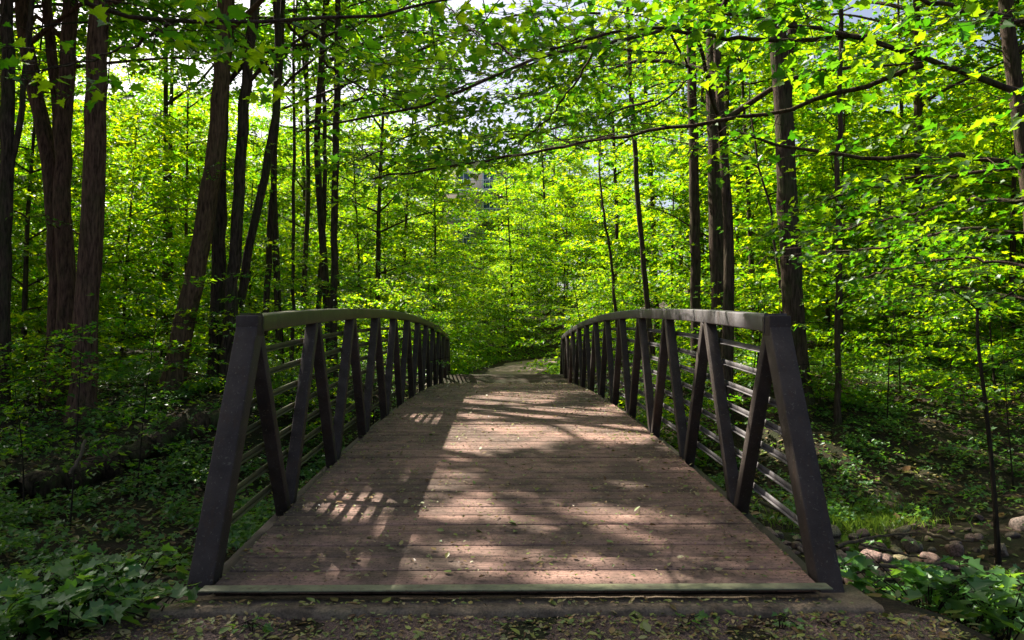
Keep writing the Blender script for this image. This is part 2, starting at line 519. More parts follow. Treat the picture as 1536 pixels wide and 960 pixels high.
def dress_limb(wood, leafmb, pts, r0, nspray, R, nl, size, start=0.25, gap=True, tilt=0.38, half=MAPLE_S, spread=1.0, drop=-0.05, twigs=True):
    """side twigs with flat sprays along a limb"""
    pts = np.asarray(pts)
    L = np.linalg.norm(pts[-1] - pts[0])
    PP, DD, NN, SS = [], [], [], []
    for i in range(nspray):
        t = start + (1 - start) * (i + rng.uniform(0, 1)) / nspray
        x = t * (len(pts) - 1); k = min(int(x), len(pts) - 2); base = pts[k] + (pts[k + 1] - pts[k]) * (x - k)
        ld = pts[k + 1] - pts[k]; ld = ld / (np.linalg.norm(ld) + 1e-9)
        a = math.atan2(ld[1], ld[0]) + rng.choice([-1, 1]) * rng.uniform(.35, 1.35)
        off = rng.uniform(.15, .85) * spread
        d = np.array([math.cos(a), math.sin(a), 0])
        c = base + d * off + np.array([0, 0, rng.uniform(-.16, .12) * spread + drop * off])
        tip = c + d * R * .8 + np.array([0, 0, -.1 * R])
        if twigs:
            wood.tube([base, (base + c) / 2 + [0, 0, .03], c, tip], [max(.004, r0 * .28 * (1 - t * .6)), .005, .004, .002], 4, cap=False)
            for sg in (-1, 1):
                e = c + (d * .35 + np.array([-d[1], d[0], 0]) * sg * .6) * R
                wood.tube([c - d * .2 * R, e], [.003, .0015], 3, cap=False)
        p, dr, nm, sz = spray_leaves(c, d, R, nl, size, tilt)
        PP.append(p); DD.append(dr); NN.append(nm); SS.append(sz)
    if not PP: return
    p = np.concatenate(PP); dr = np.concatenate(DD); nm = np.concatenate(NN); sz = np.concatenate(SS)
    if gap:
        keep = ~in_gap(p)
        p, dr, nm, sz = p[keep], dr[keep], nm[keep], sz[keep]
    add_leaves(leafmb, p, dr, nm, sz, half)


# ================================================================== SETTING
def grid(name, xs, ys, fz, material, kind='structure', smooth=True):
    X, Y = np.meshgrid(xs, ys); Z = fz(X, Y)
    V = np.stack([X, Y, Z], -1).reshape(-1, 3)
    nx = len(xs); i = np.arange(len(ys) - 1)[:, None] * nx; j = np.arange(nx - 1)[None]
    f = np.stack([i + j, i + j + 1, i + j + 1 + nx, i + j + nx], -1).reshape(-1, 4)
    mb = MB(); mb.add_arr(V, f)
    o = mb.build(name, material, smooth=smooth); o['kind'] = kind
    return o


def dens(a, b, lo, hi, step, far):
    v = [lo]
    while v[-1] < hi:
        x = v[-1]
        if a <= x < b: s = step
        else: s = step + far * max(0, (a - x) if x < a else (x - b))
        if x < a: s = min(s, a - x) if a - x > 1e-6 else step
        v.append(x + max(s, step))
    return np.array(v)


xs = dens(-12, 12, -420, 420, 0.16, 0.10); ys = dens(-2, 26, -120, 700, 0.16, 0.10)
grid('ground', xs, ys, lambda X, Y: H(X, Y) + rng.normal(0, 0.008, X.shape) * (np.abs(X) > 1.9), SOIL)

# near path (crushed stone) up to the abutment
grid('path', np.linspace(-2.3, 2.3, 150), np.linspace(-3.0, 3.60, 240),
     lambda X, Y: H(X, Y) + 0.008 + 0.016 * vnoise(X, Y, 3.7) + rng.normal(0, .0025, X.shape) - 0.08 * ss(np.abs(X + .05 * np.sin(Y * 5)), 1.95, 2.3), GRAVEL)
# far path
t = np.linspace(Y1 + 0.16, 75, 160); su = np.linspace(-1, 1, 15)
Yp = t[:, None] + 0 * su[None]
wd = 1.25 + 0.12 * np.sin(t * 1.3) + 0.25 * (1 - ss(t, 22, 27))
Xp = path_cx(t)[:, None] + su[None] * wd[:, None]
Zp = H(Xp, Yp) + 0.02 - 0.03 * np.abs(su[None]) ** 3 + rng.normal(0, .004, Xp.shape)
mb = MB(); i = np.arange(len(t) - 1)[:, None] * 15; j = np.arange(14)[None]
mb.add_arr(np.stack([Xp, Yp, Zp], -1).reshape(-1, 3), np.stack([i + j, i + j + 1, i + j + 16, i + j + 15], -1).reshape(-1, 4))
o = mb.build('gravel_path', PATH, smooth=True); o['kind'] = 'structure'

# shallow creek water
grid('creek', np.linspace(-16, 20, 100), np.linspace(5.6, 9.8, 30), lambda X, Y: -1.13 + 0 * X, WATER)

# ================================================================== BRIDGE
bridge = thing('footbridge', 'arched steel truss footbridge with a plank deck spanning the creek', 'bridge', (0, Y0, 0))
BL = np.array([0, Y0, 0])


def part(mb, name, material, parent=bridge, **k):
    # mesh coordinates are written in world space; shift into the parent's frame
    if mb.v:
        mb.v = [v - BL for v in mb.v]
    return mb.build(name, material, parent, **k)


def beam(mb, a, b, wx, wd):
    """box beam from a to b; wx along X, wd across"""
    a = np.asarray(a, float); b = np.asarray(b, float)
    t = unit(b - a); x = np.array([1.0, 0, 0]); d = np.cross(t, x)
    R = np.stack([x, t, d], 1)
    mb.box((a + b) / 2, (wx / 2, np.linalg.norm(b - a) / 2, wd / 2), R)


# deck
mb = MB(); y = Y0 - 0.02
while y < Y1 + 0.02:
    wdt = 0.185 + rng.uniform(-.004, .004)
    yc = y + wdt / 2; z = deck_z(yc) + rng.uniform(-.003, .003); sl_ = (deck_z(yc + .05) - deck_z(yc - .05)) / .1
    a = math.atan(float(sl_)) + rng.uniform(-.006, .006)
    R = np.array([[1, 0, 0], [0, math.cos(a), -math.sin(a)], [0, math.sin(a), math.cos(a)]])
    # board built in slices along its length for slightly worn, waving edges
    nx_ = 24; X_ = np.linspace(-HW + rng.uniform(.0, .012), HW - rng.uniform(0, .012), nx_)
    e0 = -wdt / 2 + rng.normal(0, .0016, nx_); e1 = wdt / 2 + rng.normal(0, .0016, nx_)
    cup = rng.uniform(-.0015, .0025)
    prof = []
    for k_ in range(nx_):
        prof.append([(X_[k_], e0[k_], -.045), (X_[k_], e0[k_], -.004), (X_[k_], e0[k_] + .006, 0), (X_[k_], 0, -cup),
                     (X_[k_], e1[k_] - .006, 0), (X_[k_], e1[k_], -.004), (X_[k_], e1[k_], -.045)])
    V = np.array(prof).reshape(-1, 3) @ R.T + np.array([0, yc, z])
    i = np.arange(nx_ - 1)[:, None] * 7; j = np.arange(7)[None]; k_ = (j + 1) % 7
    mb.add_arr(V, np.stack([i + j, i + 7 + j, i + 7 + k_, i + k_], -1).reshape(-1, 4))
    mb.loops += [np.arange(7) + mb.nv - 7, np.arange(7)[::-1] + mb.nv - nx_ * 7]; mb.tot += [np.array([7, 7])]; mb.mi += [np.array([0, 0])]
    y += wdt + (rng.uniform(.003, .006) if rng.random() < .55 else rng.uniform(.009, .017))
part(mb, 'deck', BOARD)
for yy, lab in ((Y0 - 0.085, 'pale green edge plate across the near end'), (Y1 + 0.085, None)):
    mb = MB(); mb.box((0, yy + (.008 if yy < 10 else -.008), 0.0), (HW + .035, .044, .004))
    o = part(mb, 'edge_plate', PLATE, bevel=.002)
    if lab: o['label'] = lab

RH = 1.33      # top of the chord above the deck
CH, CW = 0.105, 0.125
TX = HW + 0.02 + CW / 2
yt = [Y0 + PAN * (k + .5) for k in range(NP)]
yb = [Y0 + PAN * k for k in range(NP + 1)]


def arc_beam(mb, y0, y1, zoff, x, wx, hz, n=44):
    Y = np.linspace(y0, y1, n); Z = deck_z(Y) + zoff
    V = []
    for i in range(n):
        s_ = (deck_z(Y[i] + .05) - deck_z(Y[i] - .05)) / .1 if 0 < i < n - 1 else (deck_z(Y[i] + (.1 if i == 0 else 0)) - deck_z(Y[i] - (.1 if i else 0))) / .1
        nrm = np.array([0, -s_, 1]); nrm = nrm / np.linalg.norm(nrm)
        for (a, b_) in ((-1, -1), (1, -1), (1, 1), (-1, 1)):
            V.append(np.array([x + a * wx / 2, Y[i], Z[i]]) + nrm * b_ * hz / 2)
    V = np.array(V); i = np.arange(n - 1)[:, None] * 4; j = np.arange(4)[None]; k = (j + 1) % 4
    mb.add_arr(V, np.stack([i + j, i + 4 + j, i + 4 + k, i + k], -1).reshape(-1, 4))
    mb.loops += [np.arange(4) + mb.nv - 4, np.arange(4)[::-1] + mb.nv - n * 4]; mb.tot += [np.array([4, 4])]; mb.mi += [np.array([0, 0])]


for sx in (-1, 1):
    x = sx * TX
    top = STEEL_MOSS if sx < 0 else STEEL_GREY
    mb = MB(); arc_beam(mb, yt[0] + .02, yt[-1] - .02, RH - CH / 2, x, CW - .004, CH)
    o = part(mb, 'top_chord', top, bevel=.010)
    o['label'] = 'curved top rail tinged green with algae' if sx < 0 else 'curved top rail of greyed steel'
    mb = MB(); arc_beam(mb, yb[0] + .10, yb[-1] - .10, -0.13, x, .10, .11)
    part(mb, 'bottom_chord', STEEL, bevel=.006)
    # inclined end posts
    for (b0, t0) in ((yb[0], yt[0]), (yb[-1], yt[-1])):
        mb = MB()
        zt = float(deck_z(t0)) + RH - .004
        sgn = 1 if t0 > b0 else -1
        beam(mb, (x, b0 + sgn * .045, -.09), (x, t0 + sgn * .015, zt - .055), CW + .004, .125)
        mb.box((x, t0 + sgn * .004, zt - .062), (CW / 2 + .004, .066, .062))
        part(mb, 'end_post', STEEL, bevel=.008)
    # diagonals
    xd = sx * (HW + .02 + .045)
    for k in range(NP):
        for (a, b_, tw) in ((yb[k], yt[k], -1), (yb[k + 1], yt[k], 1)):
            if (k == 0 and a == yb[0]) or (k == NP - 1 and tw == 1):
                continue
            mb = MB(); off = .040 * tw
            beam(mb, (xd, a - off, float(deck_z(a)) - .09), (xd, b_ + off * .9, float(deck_z(b_)) + RH - CH + .003), .085, .078)
            part(mb, 'diagonal', STEEL, bevel=.006)
    # horizontal rails on the outer side
    for r_ in range(7):
        z = 0.14 + r_ * 0.158
        dy = PAN / 2 * min(1, (z + .0) / RH)
        y_a, y_b = Y0 + dy + .03, Y1 - dy - .03
        mb = MB(); xr = sx * (HW + .02 + .09 + .022)
        arc_beam(mb, y_a, y_b, z, xr, .006, .036)
        arc_beam(mb, y_a, y_b, z - .018, xr - sx * .0, .040, .006)
        part(mb, 'safety_rail', STEEL_GREY if sx > 0 else STEEL_MOSS)
# floor beams
for k in range(NP + 1):
    mb = MB(); yy = yb[k] + (0.12 if k == 0 else -.12 if k == NP else 0)
    mb.box((0, yy, float(deck_z(yy)) - .14), (TX - .055, .05, .075))
    part(mb, 'floor_beam', STEEL)


# abutments
def abutment(name, yc, label):
    mb = MB(); nx_ = 90; X_ = np.linspace(-1.76, 1.76, nx_)
    V = []
    for k in range(nx_):
        e = .010 * math.sin(X_[k] * 9) + rng.normal(0, .005); tz = rng.normal(0, .003) + .006 * math.sin(X_[k] * 4)
        V += [(X_[k], yc - .09 + e, -1.4), (X_[k], yc - .09 + e, -.075 + tz * 1.5), (X_[k], yc - .075 + e, -.058 + tz), (X_[k], yc - .03, -.055 + tz * .5), (X_[k], yc + .25, -.055), (X_[k], yc + .25, -1.4)]
    i = np.arange(nx_ - 1)[:, None] * 6; j = np.arange(5)[None]
    mb.add_arr(np.array(V), np.stack([i + j, i + 6 + j, i + 7 + j, i + 1 + j], -1).reshape(-1, 4))
    mb.loops += [np.arange(6)[::-1], np.arange(6) + mb.nv - 6]; mb.tot += [np.array([6, 6])]; mb.mi += [np.array([0, 0])]
    o = mb.build(name, CONC); tag(o, label, 'concrete footing')
    return o


abutment('abutment', 3.66, 'worn concrete sill under the near end of the footbridge')
abutment('abutment', Y1 + .05, 'concrete footing under the far end of the footbridge')


# ================================================================== TREES
def finish_tree(root, wood, leaves, bark, leafm, extra=None):
    B = np.array(root.location)
    wood.v = [v - B for v in wood.v]
    wood.build('trunk', bark, root, smooth=True)
    if leaves.nv:
        leaves.v = [v - B for v in leaves.v]
        leaves.build('crown', leafm, root)


def resample(pts, n):
    pts = np.asarray(pts, float)
    s = np.concatenate([[0], np.cumsum(np.linalg.norm(np.diff(pts, axis=0), axis=1))])
    t = np.linspace(0, s[-1], n)
    q = np.stack([np.interp(t, s, pts[:, k]) for k in range(3)], 1)
    for _ in range(2):
        q[1:-1] = (q[:-2] + 2 * q[1:-1] + q[2:]) / 4
    return q


def tall_tree(stems, label, bark=None, crown=True, top=15.0, R=3.6, nlimb=9, low=6.5, nspray=9, lowtwigs=3, leaf=.125, group=None, name='maple_tree'):
    """stems: list of (pixel path bottom to top, depth, width px at bottom, width px at top)"""
    wood, leaves = MB(), MB()
    root = None
    for si, (path, d, w0, w1) in enumerate(stems):
        pts = [P(px, py, d) for (px, py) in path]
        b = pts[0]; dr = unit(pts[0] - pts[1]); gz = float(H(b[0], b[1])) - .12
        if b[2] > gz:
            tt = (b[2] - gz); b2 = b + np.array([dr[0] / max(.4, abs(dr[2])) * tt * .6, 0, -tt]); pts = [b2] + pts
        else:
            pts[0] = np.array([b[0], b[1], gz])
        r0 = .82 * w0 / 2 / F * d; r1 = .84 * w1 / 2 / F * d
        ztop_px = pts[-1][2]
        if crown and top > ztop_px:
            dr = unit(pts[-1] - pts[-2]) * .5 + np.array([0, 0, .5]); dr = dr / dr[2]
            pts.append(pts[-1] + dr * (top - ztop_px) * .5); pts.append(pts[-1] + np.array([.1, 0.2, 1]) * (top - ztop_px) * .5)
        q = resample(pts, 34)
        zz = q[:, 2]; f = np.clip((zz - zz[0]) / max(.1, (ztop_px - zz[0])), 0, 1)
        rad = r0 + (r1 - r0) * f
        above = np.clip((zz - ztop_px) / max(.1, top - ztop_px), 0, 1) if crown else 0 * zz
        rad = rad * (1 - .85 * above) * (1 + .55 * np.exp(-(zz - zz[0]) / .28))
        q[1:-1, :2] += rng.normal(0, .012, (32, 2))
        wood.tube(q, rad, 14, rough=.05)
        if root is None:
            root = thing(name, label, 'tree', tuple(q[0] + [0, 0, .12]), group)
        # short low twigs with few leaves
        for _ in range(lowtwigs):
            k = rng.integers(6, 20); a = rng.uniform(0, 6.28); L = rng.uniform(.5, 1.4)
            p1 = q[k] + np.array([math.cos(a) * L, math.sin(a) * L, rng.uniform(.0, .5)])
            c = curve(q[k], p1, .05, 7)
            wood.tube(c, np.linspace(max(.008, r0 * .10), .004, 7), 5, cap=False)
            dress_limb(wood, leaves, c, .01, 3, .28, 9, .09, .3, spread=.35)
        if crown:
            for i in range(nlimb):
                zt = low + (top - low) * (i + rng.uniform(0, .8)) / nlimb
                k = int(np.argmin(abs(zz - zt))); a = i * 2.4 + rng.uniform(-.5, .5) + si
                L = R * (1.1 - .6 * (zt - low) / (top - low)) * rng.uniform(.75, 1.15)
                p1 = q[k] + np.array([math.cos(a) * L, math.sin(a) * L, L * rng.uniform(.1, .5)])
                c = curve(q[k], p1, .08, 9)
                if in_gap(c, 1.0).mean() > .45: continue
                wood.tube(c, np.linspace(max(.02, rad[k] * .45), .012, 9), 6, cap=False)
                dress_limb(wood, leaves, c, .03, nspray, .75, 34, leaf, .2, spread=1.3, twigs=False, half=OVAL if zt > 9 else MAPLE_S)
    finish_tree(root, wood, leaves, bark or BARK, LEAF)
    return root


# left side
tall_tree([([(4, 600), (6, 420), (10, 230), (14, 100), (10, 0)], 13.0, 26, 20), ([(12, 300), (22, 220), (40, 90), (48, 0)], 13.0, 13, 9)],
          'dark forked tree trunk cut by the left edge of the photo', lowtwigs=2)
tall_tree([([(82, 570), (88, 430), (80, 260), (52, 140), (38, 60), (30, -10)], 14.2, 34, 22), ([(95, 560), (97, 400), (90, 200), (76, 90), (70, -10)], 14.5, 26, 16),
           ([(92, 570), (102, 430), (92, 300), (98, 150), (106, -10)], 14.0, 34, 24)],
          'clump of three brown trunks fanning out from one base on the left', BARK_RED, nlimb=6, nspray=8)
tall_tree([([(126, 570), (130, 470), (140, 300), (143, 150), (150, -10)], 13.2, 44, 32)],
          'thick straight reddish brown trunk just right of the three-stemmed clump', BARK_RED, low=7)
tall_tree([([(258, 592), (275, 480), (300, 380), (322, 230), (334, 100), (338, -10)], 14.6, 38, 26)],
          'tree trunk leaning right beside the dark pair left of the bridge', bark_mat('pale_bark', (.035, .02, .013), (.22, .13, .075), .3))
tall_tree([([(322, 610), (326, 470), (330, 300), (333, 150), (345, -10)], 15.4, 27, 20)], 'straight dark trunk right behind the leaning tree', lowtwigs=2)
tall_tree([([(338, 610), (345, 480), (356, 330), (366, 150), (384, -10)], 15.0, 24, 17)], 'slim dark trunk curving slightly right beside the straight dark trunk', lowtwigs=2)
tall_tree([([(350, 560), (362, 430), (382, 330), (398, 260), (412, 190), (418, 90), (415, -10)], 15.6, 17, 12)], 'bent S-shaped slim trunk near the left bridge post', lowtwigs=2, nlimb=6, nspray=6)
tall_tree([([(396, 520), (402, 400), (410, 270), (418, 130), (424, 20)], 17, 12, 9)], 'thin straight trunk just right of the S-shaped tree', nlimb=5, nspray=6)
tall_tree([([(438, 520), (440, 400), (441, 215), (440, 100)], 17, 7, 5)], 'very thin pole-like tree above the left handrail', nlimb=5, nspray=6, top=11)
tall_tree([([(474, 520), (482, 400), (488, 280), (486, 150)], 18, 10, 7)], 'thin pale brown trunk above the left handrail', nlimb=5, nspray=6, top=12)
tall_tree([([(500, 530), (501, 400), (503, 250), (506, 60)], 17, 14, 11)], 'straight dark trunk rising above the middle of the left handrail', nlimb=6, nspray=7, top=14)
# right side
tall_tree([([(978, 520), (966, 400), (956, 300), (950, 200), (944, 90)], 19, 11, 8)], 'thin dark trunk bending left above the right handrail', nlimb=6, nspray=7, top=12)
tall_tree([([(928, 520), (918, 400), (904, 310)], 22, 7, 4)], 'spindly leaning sapling above the right handrail', nlimb=5, nspray=6, top=8, low=4.5)
tall_tree([([(1046, 530), (1043, 400), (1040, 190), (1036, 40)], 16, 20, 16)], 'dark trunk on the left of the close pair behind the right handrail', nlimb=6, nspray=6)
tall_tree([([(1082, 530), (1076, 400), (1070, 190), (1072, 20)], 15, 31, 25)], 'thicker trunk on the right of the close pair behind the right handrail', nlimb=7, nspray=7)
tall_tree([([(1200, 600), (1190, 450), (1180, 260), (1172, 100), (1160, -10)], 13, 40, 30), ([(1192, 600), (1182, 450), (1172, 260), (1186, 100), (1190, -10)], 13.1, 24, 16)],
          'thick dark double trunk behind the right bridge end post', low=7)
tall_tree([([(1180, 560), (1170, 440), (1156, 310), (1140, 260)], 16, 6, 4)], 'thin leaning sapling left of the dark double trunk', nlimb=4, nspray=5, top=8, low=4)
tall_tree([([(1256, 590), (1257, 450), (1257, 300), (1260, 130), (1262, 20)], 12.5, 11, 8)], 'slim straight dark tree on the bank right of the bridge', nlimb=6, nspray=6)
tall_tree([([(1386, 525), (1383, 430), (1380, 300), (1376, 100)], 17, 17, 13)], 'short visible dark trunk in the woods on the right slope', nlimb=6, nspray=7)
tall_tree([([(1566, 620), (1556, 400), (1540, 240), (1518, 100), (1506, -10)], 13, 32, 24)], 'dark leaning tree trunk at the upper right edge of the photo', nlimb=8, low=6)

# ---- near branches reaching over the bridge, from trees standing just outside the frame


def branch_tree(name, trunk_xy, label, branches, trunk_r=.2, top=12.0, crown=True, limbs=8):
    wood, leaves = MB(), MB()
    x, y = trunk_xy; z0 = float(H(x, y)) - .1
    q = resample([(x, y, z0), (x + .1, y, 3), (x - .1, y + .1, 7), (x, y, top)], 24)
    rad = np.linspace(trunk_r, .05, 24) * (1 + .5 * np.exp(-(q[:, 2] - z0) / .3))
    wood.tube(q, rad, 14, rough=.05)
    root = thing(name, label, 'tree', (x, y, z0 + .1))
    for (path, w0, w1, ns, R, nl, size, st) in branches:
        pts = [P(px, py, d) for (px, py, d) in path]
        if w0 > 9:
            pts = [q[int(np.argmin(abs(q[:, 2] - pts[0][2] + .4)))]] + pts
        c = resample(pts, 26)
        dm = path[0][2]
        rr = np.linspace(w0 / 2 / F * dm, w1 / 2 / F * path[-1][2], 26)
        c[1:-1] += rng.normal(0, .012, (24, 3))
        wood.tube(c, rr, 8, rough=.08)
        dress_limb(wood, leaves, c, rr[0] * .5, ns, R, nl, size, st, half=MAPLE, spread=1.0, tilt=.42)
    if crown:
        for i in range(limbs):
            zt = 5.5 + (top - 5.5) * i / limbs; k = int(np.argmin(abs(q[:, 2] - zt))); a = i * 2.4
            L = rng.uniform(2.6, 4.2); p1 = q[k] + np.array([math.cos(a) * L, math.sin(a) * L, L * .3])
            c = curve(q[k], p1, .08, 9); wood.tube(c, np.linspace(.06, .012, 9), 6, cap=False)
            dress_limb(wood, leaves, c, .03, 9, .75, 34, .13, .2, spread=1.3, twigs=False, half=OVAL)
    finish_tree(root, wood, leaves, BARK, LEAF)


branch_tree('maple_tree', (6.9, 6.2), 'maple outside the right edge whose long dark limbs arch over the bridge', [
    ([(1536, 138, 6.2), (1430, 105, 6.0), (1372, 80, 5.9), (1270, 52, 5.8), (1180, 32, 5.8), (1060, 18, 5.8)], 17, 4, 16, .5, 18, .115, .15),
    ([(1300, 55, 5.85), (1180, 60, 5.9), (1085, 56, 6.0), (960, 40, 6.2), (800, 80, 6.3)], 8, 3, 16, .5, 20, .115, .05),
    ([(1385, 98, 5.9), (1290, 130, 6.1), (1190, 160, 6.4), (1100, 183, 6.6), (1000, 190, 6.8), (880, 215, 7.2), (700, 245, 7.6), (560, 268, 7.8)], 8, 3, 26, .5, 18, .11, .2),
    ([(1536, 244, 6.6), (1420, 234, 6.6), (1300, 240, 6.8), (1200, 224, 7.0), (1100, 196, 7.2)], 12, 4, 12, .45, 14, .11, .05),
    ([(1536, 250, 6.9), (1440, 262, 7.2), (1340, 270, 7.6), (1240, 300, 8.0)], 6, 3, 12, .45, 16, .11, .1),
    ([(1540, 300, 7.5), (1440, 300, 8.0), (1330, 330, 8.6), (1260, 345, 9.2)], 6, 3, 14, .5, 18, .11, .0),
    ([(1545, 350, 9.5), (1440, 340, 10.0), (1340, 370, 10.6), (1230, 380, 11.4)], 5, 3, 26, .6, 26, .10, .0),
    ([(1545, 450, 9.8), (1440, 430, 10.4), (1320, 450, 11.2)], 5, 3, 18, .6, 24, .10, .0),
    ([(1540, 400, 8.5), (1440, 385, 9.0), (1350, 400, 9.6), (1280, 420, 10.2)], 5, 3, 14, .5, 18, .10, .0),
    ([(1540, 30, 5.6), (1420, 10, 5.5), (1300, -30, 5.4), (1100, -60, 5.4)], 8, 3, 16, .5, 18, .12, .0),
], .21)
branch_tree('maple_tree', (-3.4, 2.2), 'maple outside the left edge whose limbs hang over the top of the view', [
    ([(60, -40, 4.6), (130, 18, 4.8), (260, 36, 5.0), (430, 32, 5.2), (560, 20, 5.4), (690, -4, 5.6)], 9.5, 4, 22, .5, 15, .115, .05),
    ([(260, 36, 5.0), (200, 70, 5.4), (110, 95, 5.8), (40, 110, 6.0)], 5, 2, 8, .4, 15, .115, .1),
    ([(430, 32, 5.3), (480, 90, 6.0), (540, 130, 6.8), (600, 150, 7.4)], 5, 2, 10, .5, 15, .115, .1),
    ([(700, -20, 5.6), (800, -30, 5.8), (900, -20, 6.0)], 5, 2, 10, .5, 18, .115, .0),
], .16, crown=False)
branch_tree('maple_tree', (4.0, 13.5), 'maple behind the right railing with a slim limb sweeping left over the deck', [
    ([(1040, 30, 9.0), (960, 55, 8.0), (850, 75, 7.2), (780, 88, 6.8), (700, 142, 6.6), (620, 166, 6.6), (520, 182, 6.7), (445, 198, 6.9)], 9.5, 3, 26, .5, 16, .11, .1),
    ([(780, 88, 6.9), (730, 60, 7.2), (690, 30, 7.6), (660, 0, 8)], 4, 2, 10, .5, 16, .11, .1),
    ([(900, 62, 7.6), (860, 130, 8.4), (820, 180, 9.4), (760, 230, 10.4)], 4, 2, 12, .5, 18, .11, .1),
    ([(960, 90, 11), (860, 120, 12), (740, 160, 13), (620, 200, 14.5), (540, 240, 16)], 4, 2, 90, .6, 22, .12, .0),
    ([(980, 150, 13), (860, 185, 14.5), (740, 215, 16), (640, 240, 18)], 4, 2, 80, .65, 24, .13, .0),
    ([(1000, 80, 10), (880, 66, 10.5), (760, 105, 11.3), (640, 150, 12.2)], 4, 2, 60, .6, 22, .12, .0),
    ([(900, 20, 9), (780, 20, 10), (660, 60, 11.5), (560, 110, 13)], 4, 2, 30, .6, 22, .12, .0),
    ([(1000, 40, 8.6), (1040, 110, 9.4), (1000, 150, 10), (930, 180, 11)], 4, 2, 12, .5, 18, .11, .1),
], .12, top=9, limbs=5)

# tall maples added mostly outside the view so their crowns shade bridge and banks
for i, (x, y, top_) in enumerate([(-13, 9, 17), (-11, 15, 16), (-16, 20, 17), (-11.2, 20, 17), (-6.9, 25, 16), (-12, 27, 17), (7.3, 24.8, 16), (7, 22, 17), (11.5, 15.5, 16), (-8, 4.5, 15), (-17, 12, 17), (4.5, 31, 15), (16.2, 21, 17), (-4.1, 17.6, 15), (-8.4, 10.5, 16), (-9.8, 13.2, 15), (-10.5, 23, 16), (-6.6, 30, 16), (-14, 16, 16), (7.5, 27, 16), (10.5, 19, 16), (12, 13, 16), (-11.6, 12.6, 16), (-5.9, 19.5, 15.5), (-12.6, 18.3, 16.5)]):
    wood, leaves = MB(), MB(); z0 = float(H(x, y)) - .1
    q = resample([(x, y, z0), (x + rng.uniform(-.5, .5), y, 6), (x, y + rng.uniform(-.5, .5), top_)], 26)
    wood.tube(q, np.linspace(.10 if y > 16.5 else .17, .04, 26) * (1 + .5 * np.exp(-(q[:, 2] - z0) / .3)), 12, rough=.05)
    for j in range(13):
        zt = 8.0 + (top_ - 8.0) * j / 13; k = int(np.argmin(abs(q[:, 2] - zt))); a = j * 2.4 + i
        L = rng.uniform(3.0, 4.8) * (1.05 - .5 * (zt - 8) / (top_ - 8)); p1 = q[k] + np.array([math.cos(a) * L, math.sin(a) * L, L * .3])
        c = curve(q[k], p1, .08, 9)
        if in_gap(c, 1.0).mean() > .45: continue
        wood.tube(c, np.linspace(.06, .012, 9), 6, cap=False)
        dress_limb(wood, leaves, c, .03, 17, .8, 34, .19, .2, spread=1.4, twigs=False, half=OVAL)
    sd = 'left' if x < 0 else 'right'
    root = thing('maple_tree', f'tall maple added for shade, its high crown in the woods {sd} of the bridge', 'tree', (x, y, z0 + .1), f'added high-crowned shade maples {sd} of the bridge')
    finish_tree(root, wood, leaves, BARK, LEAF)

# ---- saplings and shrubs


def small_tree(name, hgt, Rc, nlimb, nspray, nl, leaf, r0, lean=0.05, low=.15, leafm=None, half=MAPLE_S, label='', cat='tree', loc=(0, 0, 0), group=None, Rsp=.5, lk=.5):
    wood, leaves = MB(), MB()
    a0 = rng.uniform(0, 6.28)
    q = resample([(0, 0, -.15), (lean * hgt * .3 * math.cos(a0), lean * hgt * .3 * math.sin(a0), hgt * .4),
                  (lean * hgt * math.cos(a0 + .5), lean * hgt * math.sin(a0 + .5), hgt)], 18)
    wood.tube(q, np.linspace(r0, r0 * .18, 18) * (1 + .4 * np.exp(-q[:, 2].clip(0) / .2)), 8, rough=.06)
    for i in range(nlimb):
        f = low + (1 - low) * (i + rng.uniform(0, .7)) / nlimb
        k = min(17, int(f * 17)); a = i * 2.4 + rng.uniform(-.6, .6)
        L = Rc * (1.1 - .75 * max(0, f - .35)) * rng.uniform(.7, 1.2)
        p1 = q[k] + np.array([math.cos(a) * L, math.sin(a) * L, L * rng.uniform(-.05, lk)])
        c = curve(q[k], p1, .06, 7)
        wood.tube(c, np.linspace(r0 * .35, .006, 7), 5, cap=False)
        dress_limb(wood, leaves, c, r0 * .2, nspray, Rsp, nl, leaf, .15, gap=False, half=half, spread=Rsp * 1.4, twigs=False, tilt=.33)
    root = thing(name, label, cat, (0, 0, 0), group)
    finish_tree(root, wood, leaves, TWIG if r0 < .05 else BARK, leafm or LEAF_FAR)
    root.location = loc
    return root


def copy_thing(src, loc, rz, sc, label=None, group=None):
    r = src.copy(); COL.objects.link(r); r.location = loc; r.rotation_euler = (0, 0, rz); r.scale = (sc, sc, sc)
    if label: r['label'] = label
    if group: r['group'] = group
    for ch in list(src.children):
        c = ch.copy(); COL.objects.link(c); c.parent = r
    return r


protos = []
for i in range(6):
    protos.append(small_tree('young_tree', [9, 11, 8, 12, 7, 10][i], [2.4, 2.6, 2.2, 3.0, 2.0, 2.6][i], 22, 8, 36, .165, [.07, .09, .06, .11, .05, .08][i],
                             label='slender young tree in the sunlit woods beyond the bridge', group='young trees in the sunlit woods', Rsp=.62))
spots = []
def try_spot(x, y, mind):
    if abs(x - path_cx(y)) < 2.9 + .02 * y: return False
    if -9.5 < x < 3 and y < 24 - .945 * x: return False
    return all((x - a) ** 2 + (y - b) ** 2 > mind * mind for a, b in spots)
tries = 0
while len(spots) < 205 and tries < 16000:
    tries += 1
    y = rng.uniform(17, 88); hwf = .76 * y + 5
    x = rng.uniform(-hwf, hwf)
    if y < 24 and abs(x) < 6: continue
    if abs(x) > 52: continue
    if 25 < y < 43 and rng.random() < .78: continue
    if try_spot(x, y, 1.5 + y * .045): spots.append((x, y))
spots += [(-1.2, 43), (1.2, 47), (3.2, 52), (-.2, 55), (5.2, 60), (2.2, 64), (-3.6, 38), (8.5, 52), (-3.4, 48), (7, 70), (1, 74), (-4, 62)]
